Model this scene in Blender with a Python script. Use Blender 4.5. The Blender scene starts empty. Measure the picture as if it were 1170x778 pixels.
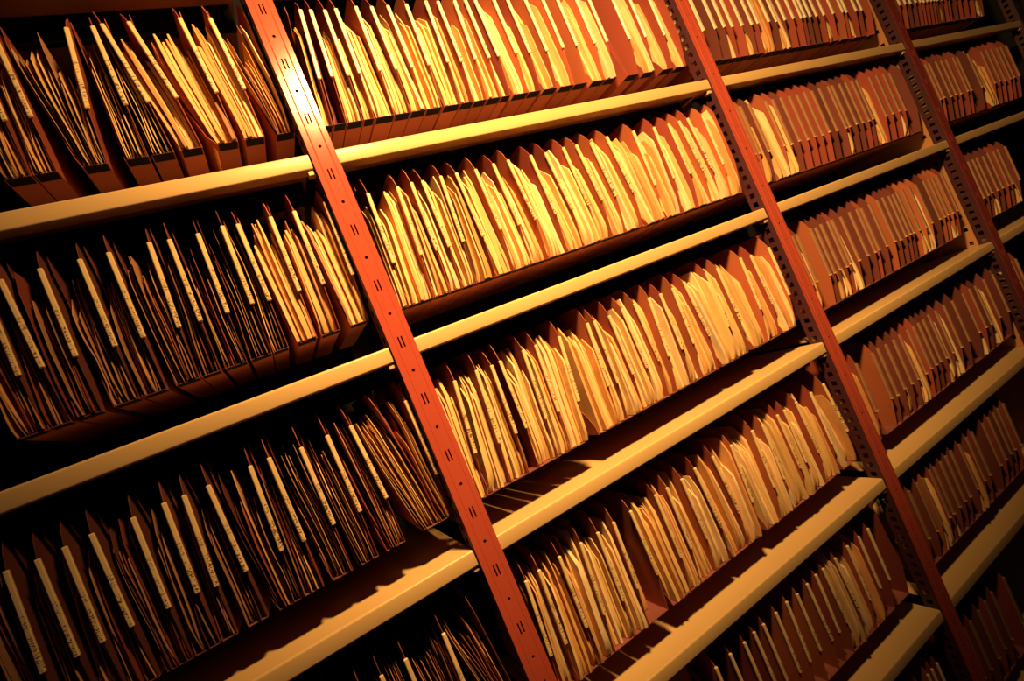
import bpy, math, random
from mathutils import Matrix, Vector

random.seed(11)
scene = bpy.context.scene
COL = scene.collection

# ------------------------------------------------------------------ camera
CX, CY, CZ = -0.21679, -0.86504, -0.44593
RC = ((0.8361832, -0.3858371, -0.3897787),
      (-0.3430202, 0.1866174, -0.9206036),
      (0.4279425, 0.9034953, 0.0236964))          # rows: image right, image down, forward
cam_data = bpy.data.cameras.new('camera')
cam_data.sensor_width = 36.0
cam_data.lens = 591.475 / 1170 * 36.0
cam_data.clip_start = 0.02
cam = bpy.data.objects.new('camera', cam_data)
COL.objects.link(cam)
m = Matrix.Identity(4)
for i in range(3):
    m[i][0] = RC[0][i]
    m[i][1] = -RC[1][i]
    m[i][2] = -RC[2][i]
m[0][3], m[1][3], m[2][3] = CX, CY, CZ
cam.matrix_world = m
scene.camera = cam

# ------------------------------------------------------------------ world, lamp, exposure
world = bpy.data.worlds.new('dark_room')
scene.world = world
world.use_nodes = True
bg = world.node_tree.nodes['Background']
bg.inputs['Color'].default_value = (0.16, 0.14, 0.36, 1)
bg.inputs['Strength'].default_value = 0.045

# one warm flood lamp with an added barn-door beam, above and in front of the shelving: the beam profile (shaped
# to dim the left and lowest shelves) is wide to the right, closed on the left and closed towards the floor
lamp_data = bpy.data.lights.new('flood_lamp', 'POINT')
lamp_data.energy = 240
lamp_data.color = (1.0, 0.58, 0.20)
lamp_data.shadow_soft_size = 0.075
lamp = bpy.data.objects.new('flood_lamp', lamp_data)
COL.objects.link(lamp)
lamp.location = (0.22, -0.70, 0.55)
lamp_data.use_nodes = True
lt = lamp_data.node_tree
lem = lt.nodes['Emission']
geo = lt.nodes.new('ShaderNodeNewGeometry')
lsep = lt.nodes.new('ShaderNodeSeparateXYZ')
lt.links.new(geo.outputs['Incoming'], lsep.inputs[0])


def beam(axis, sign, knots):
    """transmission of the lamp as a function of the angle (degrees) away from straight ahead (+y)"""
    neg = lt.nodes.new('ShaderNodeMath'); neg.operation = 'MULTIPLY'; neg.inputs[1].default_value = sign
    lt.links.new(lsep.outputs[axis], neg.inputs[0])
    at = lt.nodes.new('ShaderNodeMath'); at.operation = 'ARCTAN2'
    lt.links.new(neg.outputs[0], at.inputs[0])
    lt.links.new(lsep.outputs['Y'], at.inputs[1])
    mr = lt.nodes.new('ShaderNodeMapRange')
    mr.inputs['From Min'].default_value = -math.pi / 2
    mr.inputs['From Max'].default_value = math.pi / 2
    lt.links.new(at.outputs[0], mr.inputs['Value'])
    cr = lt.nodes.new('ShaderNodeValToRGB')
    cr.color_ramp.interpolation = 'LINEAR'
    el = cr.color_ramp.elements
    for i, (deg, v) in enumerate(knots):
        p = (deg + 90) / 180
        e = el[i] if i < 2 else el.new(p)
        e.position = p
        e.color = (v, v, v, 1)
    lt.links.new(mr.outputs[0], cr.inputs[0])
    return cr


h_ = beam('X', 1.0, [(-90, 0.0), (90, 0.5), (-58, 0.02), (-48, 0.09), (-36, 0.42), (-25, 0.80), (-8, 0.92), (5, 1.0), (56, 0.95), (66, 0.72), (80, 0.62)])
v_ = beam('Z', -1.0, [(-90, 0.0), (90, 0.0), (-30, 0.2), (20, 0.45), (30, 0.55), (42, 0.74), (52, 0.90), (58, 1.0), (63, 0.90), (66, 0.62), (68.5, 0.32), (70.5, 0.16), (74, 0.06), (80, 0.03)])
lmul = lt.nodes.new('ShaderNodeMath'); lmul.operation = 'MULTIPLY'
lt.links.new(h_.outputs[0], lmul.inputs[0])
lt.links.new(v_.outputs[0], lmul.inputs[1])
lt.links.new(lmul.outputs[0], lem.inputs['Strength'])

vs = scene.view_settings
vs.view_transform = 'Standard'
vs.look = 'None'
vs.exposure = 0.0
vs.gamma = 1.0
vs.use_curve_mapping = False


# ------------------------------------------------------------------ materials
def principled(name, col, rough=0.6, spec=0.3, var=0.0, noise=0.0, nscale=30.0, bump=0.0, stretch=(1, 1, 1)):
    mt = bpy.data.materials.new(name)
    mt.use_nodes = True
    nt = mt.node_tree
    b = nt.nodes['Principled BSDF']
    b.inputs['Base Color'].default_value = (*col, 1)
    b.inputs['Roughness'].default_value = rough
    b.inputs['Specular IOR Level'].default_value = spec
    link = nt.links.new
    if var or noise or bump:
        tc = nt.nodes.new('ShaderNodeTexCoord')
        oi = nt.nodes.new('ShaderNodeObjectInfo')
        mp = nt.nodes.new('ShaderNodeMapping')
        mp.inputs['Scale'].default_value = stretch
        link(tc.outputs['Object'], mp.inputs['Vector'])
        nz = nt.nodes.new('ShaderNodeTexNoise')
        nz.noise_dimensions = '4D'
        nz.inputs['Scale'].default_value = nscale
        nz.inputs['Detail'].default_value = 3
        ml = nt.nodes.new('ShaderNodeMath'); ml.operation = 'MULTIPLY'; ml.inputs[1].default_value = 37.0
        link(oi.outputs['Random'], ml.inputs[0])
        link(ml.outputs[0], nz.inputs['W'])
        link(mp.outputs[0], nz.inputs['Vector'])
        # value = 1 + var*(rand-.5)*2 + noise*(n-.5)*2
        a = nt.nodes.new('ShaderNodeMath'); a.operation = 'MULTIPLY_ADD'
        a.inputs[1].default_value = 2 * var; a.inputs[2].default_value = 1 - var
        link(oi.outputs['Random'], a.inputs[0])
        c = nt.nodes.new('ShaderNodeMath'); c.operation = 'MULTIPLY_ADD'
        c.inputs[1].default_value = 2 * noise; c.inputs[2].default_value = -noise
        link(nz.outputs['Fac'], c.inputs[0])
        d = nt.nodes.new('ShaderNodeMath'); d.operation = 'ADD'
        link(a.outputs[0], d.inputs[0]); link(c.outputs[0], d.inputs[1])
        hsv = nt.nodes.new('ShaderNodeHueSaturation')
        hsv.inputs['Color'].default_value = (*col, 1)
        link(d.outputs[0], hsv.inputs['Value'])
        link(hsv.outputs[0], b.inputs['Base Color'])
        if bump:
            bp = nt.nodes.new('ShaderNodeBump')
            bp.inputs['Strength'].default_value = bump
            bp.inputs['Distance'].default_value = 0.002
            link(nz.outputs['Fac'], bp.inputs['Height'])
            link(bp.outputs[0], b.inputs['Normal'])
    return mt


M = {}
M['shelf'] = principled('tan_painted_steel', (0.72, 0.46, 0.19), 0.34, 0.45, 0.03, 0.05, 6)
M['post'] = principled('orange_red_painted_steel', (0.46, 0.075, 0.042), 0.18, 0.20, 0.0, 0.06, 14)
M['post_shaded'] = principled('shaded_red_painted_steel', (0.27, 0.042, 0.036), 0.30, 0.35, 0.0, 0.06, 14)  # post red darkened: the third post's shade is put into the colour
M['post_deep_shade'] = principled('deep_shaded_steel', (0.035, 0.02, 0.022), 0.4, 0.3)  # farthest post near black, the gloom there painted into its colour
M['panel'] = principled('brown_painted_steel', (0.55, 0.25, 0.10), 0.5, 0.3, 0.0, 0.06, 10)
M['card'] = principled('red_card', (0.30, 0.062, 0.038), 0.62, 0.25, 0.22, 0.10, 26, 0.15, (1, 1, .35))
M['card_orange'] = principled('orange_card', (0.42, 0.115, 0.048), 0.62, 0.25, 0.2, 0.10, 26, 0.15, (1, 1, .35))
M['web'] = principled('maroon_steel', (0.07, 0.02, 0.026), 0.5, 0.3)
M['tape'] = principled('black_tape', (0.006, 0.004, 0.004), 0.8, 0.1)
M['manila'] = principled('manila_paper', (0.80, 0.50, 0.20), 0.7, 0.15, 0.16, 0.42, 300, 0.5, (1, .12, .03))
M['buff'] = principled('buff_paper', (0.70, 0.36, 0.13), 0.7, 0.15, 0.2, 0.42, 300, 0.5, (1, .12, .03))
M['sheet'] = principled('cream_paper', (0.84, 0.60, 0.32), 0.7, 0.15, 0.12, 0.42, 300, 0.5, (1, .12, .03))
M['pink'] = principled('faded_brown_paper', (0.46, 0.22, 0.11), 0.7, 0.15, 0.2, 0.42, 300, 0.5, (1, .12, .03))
M['dark'] = principled('black_steel', (0.012, 0.010, 0.010), 0.7, 0.2)
M['floor'] = principled('dark_floor', (0.05, 0.035, 0.03), 0.7, 0.2, 0, .15, 5)
M['rail'] = principled('dark_rail', (0.008, 0.006, 0.006), 0.8, 0.1)
M['card_dark'] = principled('darker_card', (0.17, 0.045, 0.032), 0.65, 0.2, 0.25, 0.10, 26, 0.15, (1, 1, .35))  # darker variant of the card, for left-bay and far-bay files
M['gusset'] = principled('maroon_cloth', (0.24, 0.075, 0.062), 0.7, 0.15, 0.2, 0.1, 40)


def label_material(name, paper):
    mt = principled(name, paper, 0.35, 0.4)
    nt = mt.node_tree
    b = nt.nodes['Principled BSDF']
    link = nt.links.new
    tc = nt.nodes.new('ShaderNodeTexCoord')
    oi = nt.nodes.new('ShaderNodeObjectInfo')
    sep = nt.nodes.new('ShaderNodeSeparateXYZ')
    link(tc.outputs['Generated'], sep.inputs[0])
    mp = nt.nodes.new('ShaderNodeMapping')
    mp.inputs['Scale'].default_value = (2.2, 0.0, 58)
    link(tc.outputs['Generated'], mp.inputs['Vector'])
    nz = nt.nodes.new('ShaderNodeTexNoise')
    nz.noise_dimensions = '4D'
    nz.inputs['Scale'].default_value = 1.3
    nz.inputs['Detail'].default_value = 2
    mr = nt.nodes.new('ShaderNodeMath'); mr.operation = 'MULTIPLY'; mr.inputs[1].default_value = 91
    link(oi.outputs['Random'], mr.inputs[0]); link(mr.outputs[0], nz.inputs['W'])
    link(mp.outputs[0], nz.inputs['Vector'])
    gt = nt.nodes.new('ShaderNodeMapRange')
    gt.inputs['From Min'].default_value = 0.50; gt.inputs['From Max'].default_value = 0.57
    link(nz.outputs['Fac'], gt.inputs['Value'])
    # print only on the lower part and a short run near the middle, away from the margins
    zr = nt.nodes.new('ShaderNodeValToRGB')
    el = zr.color_ramp.elements
    el[0].position = 0.0; el[0].color = (0, 0, 0, 1)
    el[1].position = 0.03; el[1].color = (1, 1, 1, 1)
    for pos, v in ((0.34, 1), (0.36, 0.1), (0.42, 0.1), (0.43, 0.8), (0.55, 0.8), (0.57, 0)):
        e = el.new(pos); e.color = (v, v, v, 1)
    zr.color_ramp.interpolation = 'LINEAR'
    link(sep.outputs['Z'], zr.inputs[0])
    xr = nt.nodes.new('ShaderNodeValToRGB')
    xe = xr.color_ramp.elements
    xe[0].position = 0.18; xe[0].color = (0, 0, 0, 1)
    xe[1].position = 0.24; xe[1].color = (1, 1, 1, 1)
    for pos, v in ((0.76, 1), (0.82, 0)):
        e = xe.new(pos); e.color = (v, v, v, 1)
    link(sep.outputs['X'], xr.inputs[0])
    m1 = nt.nodes.new('ShaderNodeMath'); m1.operation = 'MULTIPLY'
    m2 = nt.nodes.new('ShaderNodeMath'); m2.operation = 'MULTIPLY'
    link(gt.outputs[0], m1.inputs[0]); link(zr.outputs[0], m1.inputs[1])
    link(m1.outputs[0], m2.inputs[0]); link(xr.outputs[0], m2.inputs[1])
    mix = nt.nodes.new('ShaderNodeMix'); mix.data_type = 'RGBA'
    mix.inputs['A'].default_value = (*paper, 1)
    mix.inputs['B'].default_value = (0.16, 0.08, 0.04, 1)
    link(m2.outputs[0], mix.inputs['Factor'])
    link(mix.outputs['Result'], b.inputs['Base Color'])
    return mt


M['label'] = label_material('cream_label_with_print', (0.90, 0.62, 0.29))
M['label_lit'] = label_material('lamplit_label_with_print', (0.95, 0.80, 0.54))  # cream label brightened: lamp highlight on the top row put into the colour
M['label_dull'] = label_material('brown_label_with_print', (0.40, 0.20, 0.10))


# ------------------------------------------------------------------ helpers
class MB:
    def __init__(self):
        self.v = []; self.f = []

    def box(self, x0, x1, y0, y1, z0, z1):
        n = len(self.v)
        self.v += [(x0, y0, z0), (x1, y0, z0), (x1, y1, z0), (x0, y1, z0), (x0, y0, z1), (x1, y0, z1), (x1, y1, z1), (x0, y1, z1)]
        self.f += [tuple(n + i for i in q) for q in ((0, 3, 2, 1), (4, 5, 6, 7), (0, 1, 5, 4), (1, 2, 6, 5), (2, 3, 7, 6), (3, 0, 4, 7))]

    def strip(self, prof, yf, yb, th):
        """closed sheet: prof = [(x, z)] from bottom to top, yf/yb = front and back y for each row"""
        n0 = len(self.v)
        k = len(prof)
        for i, (x, z) in enumerate(prof):
            a = prof[max(i - 1, 0)]; b = prof[min(i + 1, k - 1)]
            tx, tz = b[0] - a[0], b[1] - a[1]
            l = math.hypot(tx, tz) or 1
            t_ = th[i] if isinstance(th, (list, tuple)) else th
            nx, nz = tz / l * t_ / 2, -tx / l * t_ / 2
            self.v += [(x - nx, yf[i], z - nz), (x + nx, yf[i], z + nz), (x + nx, yb[i], z + nz), (x - nx, yb[i], z - nz)]
        for i in range(k - 1):
            a = n0 + 4 * i; b = a + 4
            for j in range(4):
                jj = (j + 1) % 4
                self.f.append((a + j, a + jj, b + jj, b + j))
        self.f.append((n0 + 3, n0 + 2, n0 + 1, n0))
        e = n0 + 4 * (k - 1)
        self.f.append((e, e + 1, e + 2, e + 3))

    def build(self, name, mat, parent=None, smooth=None):
        me = bpy.data.meshes.new(name)
        me.from_pydata(self.v, [], self.f)
        me.materials.append(M[mat])
        if smooth:
            me.polygons.foreach_set('use_smooth', [True] * len(me.polygons))
            me.set_sharp_from_angle(angle=smooth)
        o = bpy.data.objects.new(name, me)
        COL.objects.link(o)
        if parent is not None:
            o.parent = parent
        return o


def empty(name, loc, label, cat, group=None):
    o = bpy.data.objects.new(name, None)
    o.empty_display_size = 0.02
    COL.objects.link(o)
    o.location = loc
    o['label'] = label
    o['category'] = cat
    if group:
        o['group'] = group
    return o


def bevel(o, w, seg=2):
    b = o.modifiers.new('bevel', 'BEVEL')
    b.width = w; b.segments = seg; b.limit_method = 'ANGLE'
    return o


# ------------------------------------------------------------------ setting
ZS = [0.0, -0.3549, -0.7197, -1.085, -1.4339, -1.800]       # shelf tops, top to bottom
ZTOP = 0.3620
UX = [-1.0, 0.0, 1.0, 1.9565, 2.885]                        # upright centres
UW = 0.0432
FH = 0.0275                                                 # height of the shelf front lip
DEPTH = 0.36
FLOOR = -2.05

b = MB(); b.box(-1.6, 3.18, -2.6, 0.5, FLOOR - .05, FLOOR)
o = b.build('floor', 'floor'); o['kind'] = 'structure'
b = MB(); b.box(-1.6, 3.18, 0.44, 0.5, FLOOR, 1.3)
o = b.build('wall_back', 'dark'); o['kind'] = 'structure'
b = MB(); b.box(3.12, 3.18, -2.6, 0.44, FLOOR, 1.3)
o = b.build('wall_right', 'dark'); o['kind'] = 'structure'


# ------------------------------------------------------------------ uprights
ZLO, ZHI = FLOOR, 0.80
SLOT_P, SLOT_Z = 0.1031, 0.0575
UF = -0.006                                                 # front plane of the uprights


def front_face_mesh():
    v, f = [], []
    cache = {}

    def P(x, y, z):
        k = (round(x, 5), round(y, 5), round(z, 5))
        if k not in cache:
            cache[k] = len(v); v.append(k)
        return cache[k]

    h = UW / 2
    zs = [ZLO, ZHI]
    feats = []
    k0 = math.ceil((ZLO + .03 - SLOT_Z) / SLOT_P); k1 = math.floor((ZHI - .08 - SLOT_Z) / SLOT_P)
    for k in range(k0, k1 + 1):
        feats.append((SLOT_Z + k * SLOT_P, 's')); feats.append((SLOT_Z + (k + .5) * SLOT_P, 'h'))
    feats.sort()
    rows = []
    z = ZLO
    for c, t in feats:
        hh = 0.0100 if t == 's' else 0.006
        rows.append((z, c - hh, 'p')); rows.append((c - hh, c + hh, t)); z = c + hh
    rows.append((z, ZHI, 'p'))
    c = 0.0060          # half width of the punched middle column
    g = 0.0115          # groove position
    for z0, z1, t in rows:
        # outer bands, grooves
        for s in (-1, 1):
            pts = [(s * h, 0), (s * (g + .0012), 0), (s * g, 0.0007), (s * (g - .0012), 0.0), (s * c, 0)]
            pts = [(x, y + UF) for x, y in pts]
            for (xa, ya), (xb, yb) in zip(pts, pts[1:]):
                q = [P(xa, ya, z0), P(xb, yb, z0), P(xb, yb, z1), P(xa, ya, z1)]
                f.append(q if s < 0 else q[::-1])
        if t == 'p':
            f.append([P(-c, UF, z0), P(c, UF, z0), P(c, UF, z1), P(-c, UF, z1)])
        elif t == 's':
            xs = [-c, -.0046, -.0020, .0014, .0040, c]
            for i in (0, 2, 4):
                f.append([P(xs[i], UF, z0), P(xs[i + 1], UF, z0), P(xs[i + 1], UF, z1), P(xs[i], UF, z1)])
        else:
            zc = (z0 + z1) / 2
            r = 0.0030
            outer = [(c, 0), (c, c), (0, c), (-c, c), (-c, 0), (-c, -c), (0, -c), (c, -c)]
            hz = (z1 - z0) / 2
            oo = [P(x, UF, zc + zz / c * hz) for x, zz in outer]
            ii = [P(r * math.cos(a * math.pi / 4), UF, zc + r * math.sin(a * math.pi / 4)) for a in range(8)]
            for i in range(8):
                j = (i + 1) % 8
                f.append([oo[i], oo[j], ii[j], ii[i]])
    me = bpy.data.meshes.new('front_face')
    me.from_pydata(v, [], f)
    me.materials.append(M['post'])
    return me


def web_mesh(y0, y1, ha, hb, pitch, hh, mat, zlo=ZLO, zhi=ZHI):
    v, f = [], []

    def q(ya, yb, za, zb):
        n = len(v)
        v.extend([(0, ya, za), (0, yb, za), (0, yb, zb), (0, ya, zb)])
        f.append((n, n + 1, n + 2, n + 3))
    q(y0, ha, zlo, zhi); q(hb, y1, zlo, zhi)
    z = zlo
    n = int((zhi - zlo - .02) / pitch)
    for k in range(n):
        c = zlo + .02 + k * pitch
        q(ha, hb, z, c - hh); z = c + hh
    q(ha, hb, z, zhi)
    me = bpy.data.meshes.new('side_web')
    me.from_pydata(v, [], f)
    me.materials.append(M[mat])
    return me


face_me = front_face_mesh()
web_me = web_mesh(UF + .0022, 0.034, 0.010, 0.024, 0.0245, 0.0062, 'web')
panel_me = web_mesh(0.036, 0.355, 0.046, 0.058, 0.049, 0.006, 'panel')
post_labels = ['perforated red steel post left of every file row',
               'nearest orange-red slotted steel post, bright lamp glint on its upper part',
               'second red slotted steel post, square side holes, middle of the picture',
               'third red slotted steel post, shaded by its colour, brown side plate behind it',
               'farthest steel post, shaded nearly black by its colour, at the top right corner']
for i, x in enumerate(UX):
    if i == 0:
        continue
    r = empty('shelf_upright', (x, 0, 0), post_labels[i], 'post', 'slotted uprights of the shelving')
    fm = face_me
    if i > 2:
        fm = face_me.copy(); fm.materials.clear(); fm.materials.append(M['post_shaded' if i == 3 else 'post_deep_shade'])
    fo = bpy.data.objects.new('front_face', fm); COL.objects.link(fo); fo.parent = r
    s = fo.modifiers.new('solid', 'SOLIDIFY'); s.thickness = 0.0016; s.offset = -1
    wo = bpy.data.objects.new('side_web', web_me); COL.objects.link(wo); wo.parent = r
    wo.location.x = -UW / 2 + 0.0005
    s = wo.modifiers.new('solid', 'SOLIDIFY'); s.thickness = 0.0014; s.offset = 0
    bb = MB(); bb.box(-UW / 2, UW / 2, .365, .395, ZLO, ZHI); bb.build('rear_post', 'dark', r)
    if i == 3:
        po = bpy.data.objects.new('side_plate', panel_me); COL.objects.link(po); po.parent = r
        po.location.x = -0.0195
        s = po.modifiers.new('solid', 'SOLIDIFY'); s.thickness = 0.0014; s.offset = 0
        po['label'] = 'brown perforated side plate'

# ------------------------------------------------------------------ shelves
ROWN = ['top', 'second', 'third', 'fourth', 'fifth', 'sixth']
BAYN = ['left of the nearest post', 'between nearest and second posts', 'between second and third posts', 'beyond the third post']


def make_shelf(x0, x1, z, label, below=.36):
    r = empty('steel_shelf', ((x0 + x1) / 2, 0, z), label, 'shelf', 'tan steel shelves')
    w = (x1 - x0) / 2
    bb = MB()
    # front lip: folded section (front face, bottom return, short up-turn)
    bb.box(-w, w, 0.0, 0.0015, -FH, 0.0)
    d = bb
    d.box(-w, w, 0.0015, 0.024, -FH, -FH + .0015)
    d.box(-w, w, 0.0225, 0.024, -FH + .0015, -FH + .010)
    d.box(-w, w, 0.0015, DEPTH, -0.0016, 0.0)
    d.box(-w, w, DEPTH - .0015, DEPTH, -FH, -0.0016)
    # one continuous folded sheet: give the outer top corner its rolled edge with a bevelled front block
    v, f = [], []
    rr = 0.004
    prof = [(DEPTH, 0.0)]
    prof += [(rr - rr * math.sin(a), rr * math.cos(a) - rr) for a in [i * math.pi / 2 / 5 for i in range(6)]]
    prof += [(0 + .003 - .003 * math.cos(a), -FH + .003 - .003 * math.sin(a)) for a in [i * math.pi / 2 / 3 for i in range(4)]]
    prof += [(0.024, -FH), (0.024, -FH + .010)]
    me_v = []
    for x in (-w, w):
        for y, zz in prof:
            me_v.append((x, y, zz))
    n = len(prof)
    fs = [(i, i + 1, n + i + 1, n + i) for i in range(n - 1)]
    mb = MB(); mb.v = me_v; mb.f = fs
    o = mb.build('folded_deck', 'shelf', r, math.radians(40))
    s = o.modifiers.new('solid', 'SOLIDIFY'); s.thickness = 0.0014; s.offset = -1; s.use_rim = False
    # clips at both ends, rails that carry the hanging files of the row below
    for sx in (-1, 1):
        c = MB(); c.box(sx * (w - .004) - .007, sx * (w - .004) + .007, 0.004, 0.02, -FH - .009, -FH)
        bevel(c.build('shelf_clip', 'shelf', r), .0015)
    for y in (0.10, 0.25):
        c = MB(); c.box(-w + .01, w - .01, y - .006, y + .006, -(below - .3114), -0.0022)
        c.build('hanging_rail', 'rail', r)
    return r


levels = [ZTOP] + ZS
for li, z in enumerate(levels):
    for bi in range(4):
        x0, x1 = UX[bi] + .014, UX[bi + 1] - UW / 2 - .0012
        if bi == 3 and li > 4:
            continue
        if li == 0:
            lab = 'tan steel shelf above the top row of files, ' + BAYN[bi]
        else:
            lab = 'tan steel shelf under the %s row of files, %s' % (ROWN[li - 1], BAYN[bi])
        make_shelf(x0, x1, z, lab, z - levels[li + 1] if li + 1 < len(levels) else .355)

# ------------------------------------------------------------------ hanging files
FILES = {
(1,1): [(-0.396,-0.003),(-0.366,-0.005),(-0.297,0.014),(-0.248,-0.002),(-0.218,-0.019),(-0.178,-0.023),(-0.119,-0.009),(-0.076,-0.008),(-0.024,-0.004)],
(1,2): [(0.051,0.016),(0.074,0.011),(0.104,0.006),(0.126,0.005),(0.166,0.004),(0.198,0.002),(0.231,0.002),(0.267,0.005),(0.309,0.007),(0.339,0.003),(0.372,0.008),(0.404,0.001),(0.428,0.0),(0.473,0.0),(0.507,0.0),(0.552,0.0),(0.598,0.0),(0.638,0.0),(0.691,0.0),(0.728,0.0),(0.799,0.0),(0.853,0.0),(0.917,0.0),(0.966,0)],
(1,3): [(1.058,0),(1.107,0),(1.143,0),(1.175,0),(1.216,0),(1.257,0),(1.285,0),(1.334,0),(1.368,0),(1.409,0),(1.45,0),(1.488,0),(1.508,0),(1.534,0),(1.565,0),(1.604,0),(1.655,0),(1.708,0),(1.728,0),(1.783,0),(1.815,0),(1.87,0)],
(1,4): [(2.057,0),(2.095,0),(2.129,0),(2.167,0),(2.2,0),(2.223,0),(2.251,0),(2.279,0),(2.302,0),(2.322,0),(2.356,0),(2.392,0),(2.416,0),(2.466,0),(2.504,0),(2.556,0),(2.609,0),(2.68,0)],
(2,1): [(-0.485,-0.001),(-0.459,-0.007),(-0.421,-0.001),(-0.375,-0.001),(-0.34,-0.001),(-0.294,0.005),(-0.265,0.002),(-0.227,0.003),(-0.19,0.002),(-0.165,-0.001),(-0.118,0.002),(-0.079,0.001),(-0.028,0.003)],
(2,2): [(0.046,0.005),(0.099,0.008),(0.131,0.004),(0.156,0.001),(0.186,0.009),(0.229,-0.001),(0.271,-0.001),(0.313,-0.001),(0.353,-0.006),(0.404,-0.002),(0.446,-0.007),(0.49,-0.003),(0.528,-0.006),(0.568,-0.006),(0.619,-0.009),(0.688,0.002),(0.751,0.004),(0.806,-0.002),(0.85,-0.01),(0.881,-0.01),(0.925,-0.001),(0.968,0)],
(2,3): [(1.048,0),(1.068,0),(1.105,0),(1.174,0),(1.204,0),(1.241,0),(1.279,0),(1.314,0),(1.35,0),(1.385,0),(1.423,0),(1.469,0),(1.489,0),(1.527,0),(1.56,0),(1.594,0),(1.619,0),(1.692,0),(1.734,0),(1.775,0),(1.81,0),(1.885,0)],
(2,4): [(2.047,0),(2.073,0),(2.121,0),(2.159,0),(2.195,0),(2.249,0),(2.277,0),(2.363,0),(2.471,0),(2.516,0),(2.559,0),(2.608,0),(2.643,0),(2.691,0)],
(3,1): [(-0.568,0.002),(-0.533,-0.002),(-0.505,-0.001),(-0.472,-0.004),(-0.429,0),(-0.393,0.002),(-0.37,0.004),(-0.331,-0.004),(-0.28,0.003),(-0.248,-0.002),(-0.202,-0.002),(-0.16,-0.003),(-0.116,-0.009),(-0.055,-0.02),(-0.026,-0.002)],
(3,2): [(0.025,0),(0.049,0.016),(0.098,0.012),(0.134,0.007),(0.157,0.003),(0.202,0.01),(0.231,0.01),(0.28,0.016),(0.357,0.011),(0.381,0.005),(0.424,0.001),(0.463,-0.001),(0.499,-0.002),(0.528,0.011),(0.57,0.003),(0.606,0.006),(0.657,-0.008),(0.724,-0.001),(0.764,-0.003),(0.841,0.004),(0.886,-0.004),(0.953,-0.001)],
(3,3): [(1.05,0),(1.069,0),(1.13,0),(1.152,0),(1.178,0),(1.21,0),(1.229,0),(1.27,0),(1.315,0),(1.353,0),(1.374,0),(1.417,0),(1.461,0),(1.492,0),(1.524,0),(1.548,0),(1.57,0),(1.603,0),(1.643,0),(1.682,0),(1.733,0),(1.764,0),(1.788,0),(1.818,0),(1.849,0)],
(3,4): [(2.04,0),(2.075,0),(2.105,0),(2.15,0),(2.19,0),(2.235,0),(2.27,0),(2.33,0)],
(4,1): [(-0.253,0),(-0.221,0),(-0.181,0),(-0.115,0),(-0.045,-0.012)],
(4,2): [(0.034,0.01),(0.067,0.006),(0.114,0.004),(0.156,0.011),(0.202,0.005),(0.24,0.006),(0.291,-0.001),(0.356,0.001),(0.387,0.002),(0.432,-0.001),(0.477,-0.005),(0.535,-0.007),(0.581,0.006),(0.655,0.005),(0.693,0.003),(0.752,-0.002),(0.777,0),(0.828,-0.005),(0.881,0.001),(0.948,-0.013)],
(4,3): [(1.08,0),(1.158,0),(1.186,0),(1.225,0),(1.264,0),(1.298,0),(1.341,0),(1.372,0),(1.401,0),(1.429,0),(1.463,0),(1.504,0),(1.554,0),(1.606,0),(1.676,0),(1.721,0),(1.758,0),(1.82,0),(1.884,0)],
(4,4): [(2.03,0),(2.062,0)],
(5,2): [(0.329,0),(0.372,0),(0.414,0),(0.446,0),(0.476,0),(0.516,0.002),(0.552,0.004),(0.59,0.001),(0.632,-0.003),(0.661,0.002),(0.694,-0.004),(0.743,-0.006),(0.789,-0.001),(0.835,0),(0.874,0),(0.935,-.01)],
(5,3): [(1.067,0),(1.11,0),(1.138,0),(1.179,0),(1.201,0),(1.236,0),(1.267,0),(1.297,0),(1.344,0),(1.389,0),(1.423,0),(1.49,0),(1.527,0),(1.563,0),(1.592,0),(1.63,0)],
(6,2): [(0.824,0),(0.863,0),(0.883,0),(0.907,0)],
(6,3): [(1.048,0),(1.083,0),(1.13,0),(1.169,0),(1.211,0),(1.284,0)],
}
NOLABEL = {((1, 1), 8), ((3, 1), 13), ((4, 1), 4), ((1, 2), 23), ((2, 2), 21), ((5, 2), 15), ((2, 3), 21), ((1, 3), 21)}
# rows where only some pockets are full: indices with bright papers at the front
FULL = {(2, 3): {1, 2, 3, 4, 12, 17, 20}, (3, 3): {1, 4, 5, 7, 18, 19, 23, 24}, (4, 3): {0, 4, 6, 11, 12, 15, 17},
        (5, 3): {0, 3, 5, 9}, (1, 4): {10, 17}, (2, 4): {0, 8}, (3, 4): {1, 3, 4, 7}, (1, 3): {0, 3, 5, 7, 9, 16, 19},
        (6, 2): set(), (6, 3): set(), (4, 4): {0}, (5, 2): {11, 12, 13}}
ZB, ZL0, ZL1, ZT = 0.060, 0.137, 0.271, 0.311      # pocket bottom, label bottom/top, tip (above the shelf)
YL, YB0 = 0.012, 0.030                             # front of label, front of pocket bottom
ORD = ['', 'first', 'second', 'third', 'fourth', 'fifth', 'sixth', 'seventh', 'eighth', 'ninth', 'tenth', 'eleventh',
       'twelfth', 'thirteenth', 'fourteenth', 'fifteenth', 'sixteenth', 'seventeenth', 'eighteenth', 'nineteenth',
       'twentieth', 'twenty-first', 'twenty-second', 'twenty-third', 'twenty-fourth', 'twenty-fifth']


def smooth(t):
    t = max(0.0, min(1.0, t))
    return t * t * (3 - 2 * t)


def lerp(a, b, t):
    return a + (b - a) * t


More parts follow.
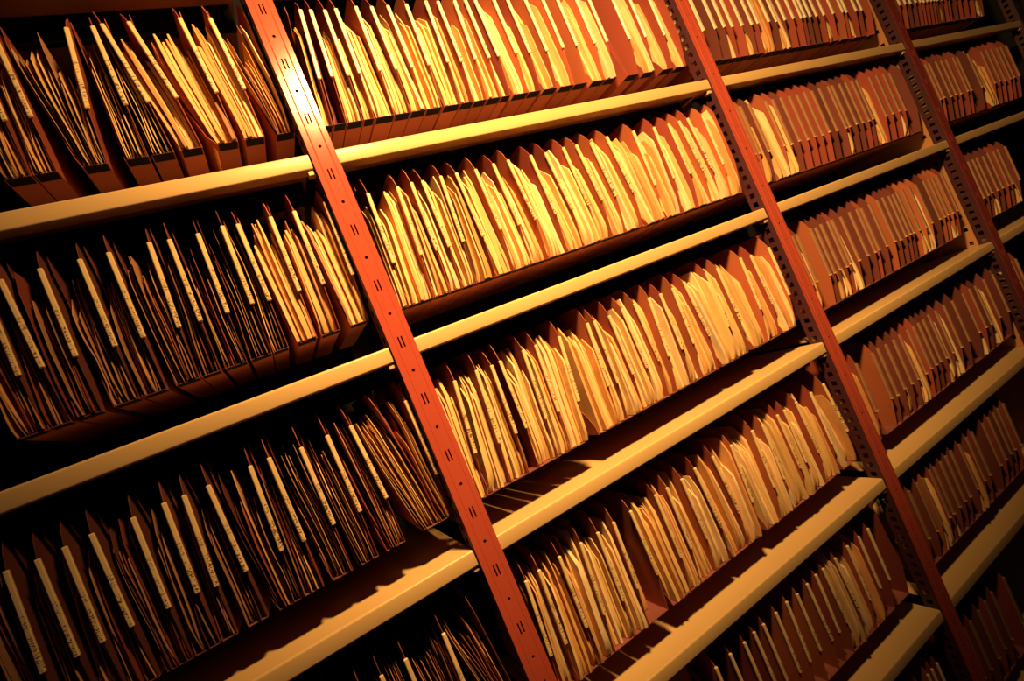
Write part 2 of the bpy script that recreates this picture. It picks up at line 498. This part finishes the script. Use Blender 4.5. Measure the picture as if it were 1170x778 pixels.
def make_file(row, bay, i, rng):
    lst = FILES[(row, bay)]
    x, dx = lst[i]
    zs = ZS[row - 1]
    slope = dx / (ZL1 - ZL0)

    def xr(z):                                  # the labelled ply, leaning as measured
        s = slope if z > ZL0 else slope * 0.6
        return s * (z - ZL0)
    xlim = UX[bay - 1] + .03
    if i > 0:
        px, pdx = lst[i - 1]
        gap_b, gap_t = x - px, (x + dx) - (px + pdx)
        pslope = pdx / (ZL1 - ZL0)
    else:
        px, pslope = None, 0.0
        gap_b = gap_t = max(0.010, min(0.05, x - xlim))
    gap_b = max(gap_b, .012); gap_t = max(gap_t, .010)
    gap_b = min(gap_b, .10); gap_t = min(gap_t, .10)
    labelled = ((row, bay), i) not in NOLABEL
    full = (i in FULL[(row, bay)]) if (row, bay) in FULL else (rng.random() < (0.94 if bay == 2 else 0.8))
    splayed = bay == 1
    # wording
    if bay == 1:
        n = len(lst) - i; side = 'left of the nearest post'
    elif bay == 2 and row < 5:
        n = i + 1; side = 'right of the nearest post'
    elif bay == 2:
        n = len(lst) - i; side = 'left of the second post'
    elif bay == 3:
        n = i + 1; side = 'right of the second post'
    else:
        n = i + 1; side = 'right of the third post'
    if gap_b > .05:
        look = 'gaping red file, loose papers' if splayed else 'wide red file, papers bulging'
    elif not labelled:
        look = 'red file without a label'
    elif full and not splayed:
        look = 'red file full of manila papers'
    elif splayed:
        look = 'red file with cream label'
    else:
        look = 'slim red file, cream label'
    label = '%s, %s %s, %s row' % (look, ORD[n], side, ROWN[row - 1])
    root = empty('hanging_file', (x, YB0, zs + ZB), label, 'file', 'hanging files in the %s row, %s' % (ROWN[row - 1], BAYN[bay - 1]))
    Z = lambda z: z - ZB
    Yl = lambda y: y - YB0
    th = 0.0011
    gap0 = max(.008, gap_b + (slope - pslope) * .6 * (ZB - ZL0)) if px is not None else gap_b
    base = min(gap0 - .0030, .031 if bay == 1 else (.036 if row == 1 else .050))
    near = bay <= 2
    # ---- pocket: labelled ply + bottom + slanting left ply
    mb = MB()
    tipy = .030 + rng.random() * .012
    tz = ZT - rng.random() * .006
    zz = [ZB, .095, ZL0 - .001, .20, ZL1 + .001, lerp(ZL1, tz, .55), tz]
    yf = [YB0, .022, YL + .002, YL + .002, YL + .002, lerp(YL, tipy, .45), tipy]
    xb = xr(ZB)
    mb.strip([(xr(z), Z(z)) for z in zz], [Yl(y) for y in yf], [Yl(.27)] * 7, th)
    xl0 = xb - base                              # left edge of the bottom
    xl1 = xr(ZL1) - gap_t + (.0058 if bay < 3 else .0044)                # where the left ply hangs, beside the previous label
    bow = rng.uniform(.25, .8)
    zz2 = [ZB, .075, .095, .12, .15, .19, .24, ZL1, lerp(ZL1, tz, .5), tz - .002]

    def xleft(z):
        t = (z - ZB) / (ZL1 - ZB)
        v = lerp(xl0, xl1, smooth(min(1, t)) * .5 + .5 * min(1, t ** bow))
        if px is not None:                       # never cross the neighbour's ply
            v = max(v, px - x + pslope * (1 if z > ZL0 else .6) * (z - ZL0) + .0024)
        return v
    cut = rng.uniform(.015, .035) if splayed else (rng.uniform(.05, .09) if full else rng.uniform(.0, .018))
    yf2 = [YB0 + cut * smooth((z - ZB - .004) / .11) if z < ZL1 else (YB0 + .012 if z < .28 else tipy + .006) for z in zz2]
    yf2[-3] = YB0 + cut * .6
    mb.strip([(xleft(z), Z(z)) for z in zz2], [Yl(y) for y in yf2], [Yl(.27)] * len(zz2), th)
    gm = MB(); gm.box(xl0 - th / 2, xb + th / 2, 0.0, Yl(.27), -th, 0.0); gm.build('gusset', 'gusset', root)
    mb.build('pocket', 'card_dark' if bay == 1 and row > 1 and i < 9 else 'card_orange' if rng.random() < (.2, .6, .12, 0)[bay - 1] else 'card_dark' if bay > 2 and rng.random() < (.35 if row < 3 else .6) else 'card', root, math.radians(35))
    # ---- black tape under the front of the bottom
    if row <= 3:
        t = MB(); t.box(xl0 + .001, xb - .001, -.0006, .021, -th - .0007, -th + .0003); t.build('base_tape', 'tape', root)
    # ---- label strip
    if labelled:
        w = (0.0033, 0.0033, 0.0029, 0.0028)[bay - 1]
        k = MB()
        z0, z1 = ZL0 + rng.uniform(-.002, .002), ZL1 + rng.uniform(-.003, .002)
        k.strip([(xr(z0), Z(z0)), (xr((z0 + z1) / 2), Z((z0 + z1) / 2)), (xr(z1), Z(z1))], [Yl(YL - .002)] * 3, [Yl(YL + .0035)] * 3, 2 * w)
        lo = k.build('label_strip', 'label_dull' if bay > 2 and row > 1 else 'label_lit' if bay > 1 and row == 1 else 'label', root)
        if bay <= 2:
            bevel(lo, .0012, 1)
        elif row > 1:
            c = MB(); c.box(xr(z0) - w - .0003, xr(z0) + w + .0003, Yl(YL - .0026), Yl(YL + .003), Z(z0) - .0005, Z(z0) + .0034)
            c.build('end_cap', 'buff', lo)
    # ---- papers: the pocket is shared out between wads, fanning from the bottom to the top
    thick = not splayed or (row == 1 and i in (5, 6, 7)) or (row == 2 and i >= 10)
    if not thick:
        n = max(4, min(14, int(gap_b / .0050) + rng.randint(0, 2)))
    elif full or splayed:
        n = max(3, min(8, int(gap_b / .0075) + rng.randint(0, 1)))
    else:
        n = 1
    wts = [rng.uniform(.5, 1.5) for _ in range(n)]
    tot = sum(wts)
    edges = [0.0]
    for w_ in wts:
        edges.append(edges[-1] + w_ / tot)
    te = sorted([rng.random() for _ in range(n - 1)]) if not thick else edges[1:-1]
    te = [0.0] + [lerp(e, t_, .45) for e, t_ in zip(edges[1:-1], te)] + [1.0]
    slack = rng.uniform(.0, .22) if thick else 0.0              # room left empty beside the left ply
    for j in range(n):
        if thick:
            zt = rng.uniform(.235, .292) if (full or splayed) else rng.uniform(.2, .27)
            y0 = rng.uniform(.018, .040) if (full or splayed) and (row > 1 or bay == 1) else rng.uniform(.022, .048) if full else rng.uniform(.045, .07)
            fill = rng.uniform(.72, .95) if full or splayed else rng.uniform(.2, .4)
        else:
            zt = rng.uniform(.20, .285)
            y0 = rng.uniform(.018, .036)
            fill = rng.uniform(.12, .42)
        k = 9
        amp = rng.uniform(-.0035, .0035) if not thick else rng.uniform(-.001, .001)
        fr = rng.uniform(1.0, 2.6); ph = rng.random() * 3
        rc = rng.uniform(.006, .034)
        slope_y = rng.uniform(-.006, .012)
        cut_b = rng.uniform(.0, .014)
        prof, fy, ths = [], [], []
        for q in range(k):
            t = q / (k - 1)
            z = lerp(ZB + .0015, zt, t ** 1.25)
            tt = max(0, (z - ZB) / (ZL1 - ZB))
            lo_, hi_ = xleft(min(z, ZL1)) + .0008, xr(z) - .0008
            if labelled and z > ZL0 - .004 and y0 < YL + .006:
                hi_ -= .0025
            if hi_ - lo_ < .002:
                mid = (hi_ + lo_) / 2; lo_, hi_ = mid - .001, mid + .001
            e0, e1 = lerp(edges[j], te[j], smooth(tt)), lerp(edges[j + 1], te[j + 1], smooth(tt))
            e0, e1 = lerp(slack * tt, 1, e0), lerp(slack * tt, 1, e1)
            w_ = (hi_ - lo_) * (e1 - e0)
            c_ = lo_ + (hi_ - lo_) * (e0 + e1) / 2
            tk = max(.0005, min(w_ * fill, .0018 if not thick else .02))
            room = max(0.0, (w_ - tk) / 2)
            off = max(-room, min(room, amp * math.sin(t * math.pi * fr + ph)))
            prof.append((c_ + off, Z(z)))
            ths.append(tk * (1 if t < .8 else lerp(1, .45, (t - .8) / .2)))
            y = y0 + slope_y * t + rc * max(0, (t - .84) / .16) ** 2 + cut_b * max(0, (.18 - t) / .18)
            fy.append(Yl(max(y, YB0 - .006) if t < .1 else y))
        p = MB()
        p.strip(prof, fy, [Yl(.235 + rng.random() * .02)] * k, ths)
        if splayed:
            if row == 1 or (row == 2 and i >= 9):
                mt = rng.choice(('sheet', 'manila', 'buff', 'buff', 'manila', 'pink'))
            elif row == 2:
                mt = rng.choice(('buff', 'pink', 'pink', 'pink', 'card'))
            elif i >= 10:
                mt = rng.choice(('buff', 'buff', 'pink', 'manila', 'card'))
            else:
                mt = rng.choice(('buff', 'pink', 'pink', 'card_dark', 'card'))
        else:
            mt = rng.choice(('manila', 'manila', 'sheet', 'buff')) if full else rng.choice(('pink', 'card', 'buff'))
        p.build('paper', mt, root, math.radians(50))
    return root


rng = random.Random(5)
for (row, bay), lst in FILES.items():
    for i in range(len(lst)):
        make_file(row, bay, i, rng)
print('files', sum(len(v) for v in FILES.values()))
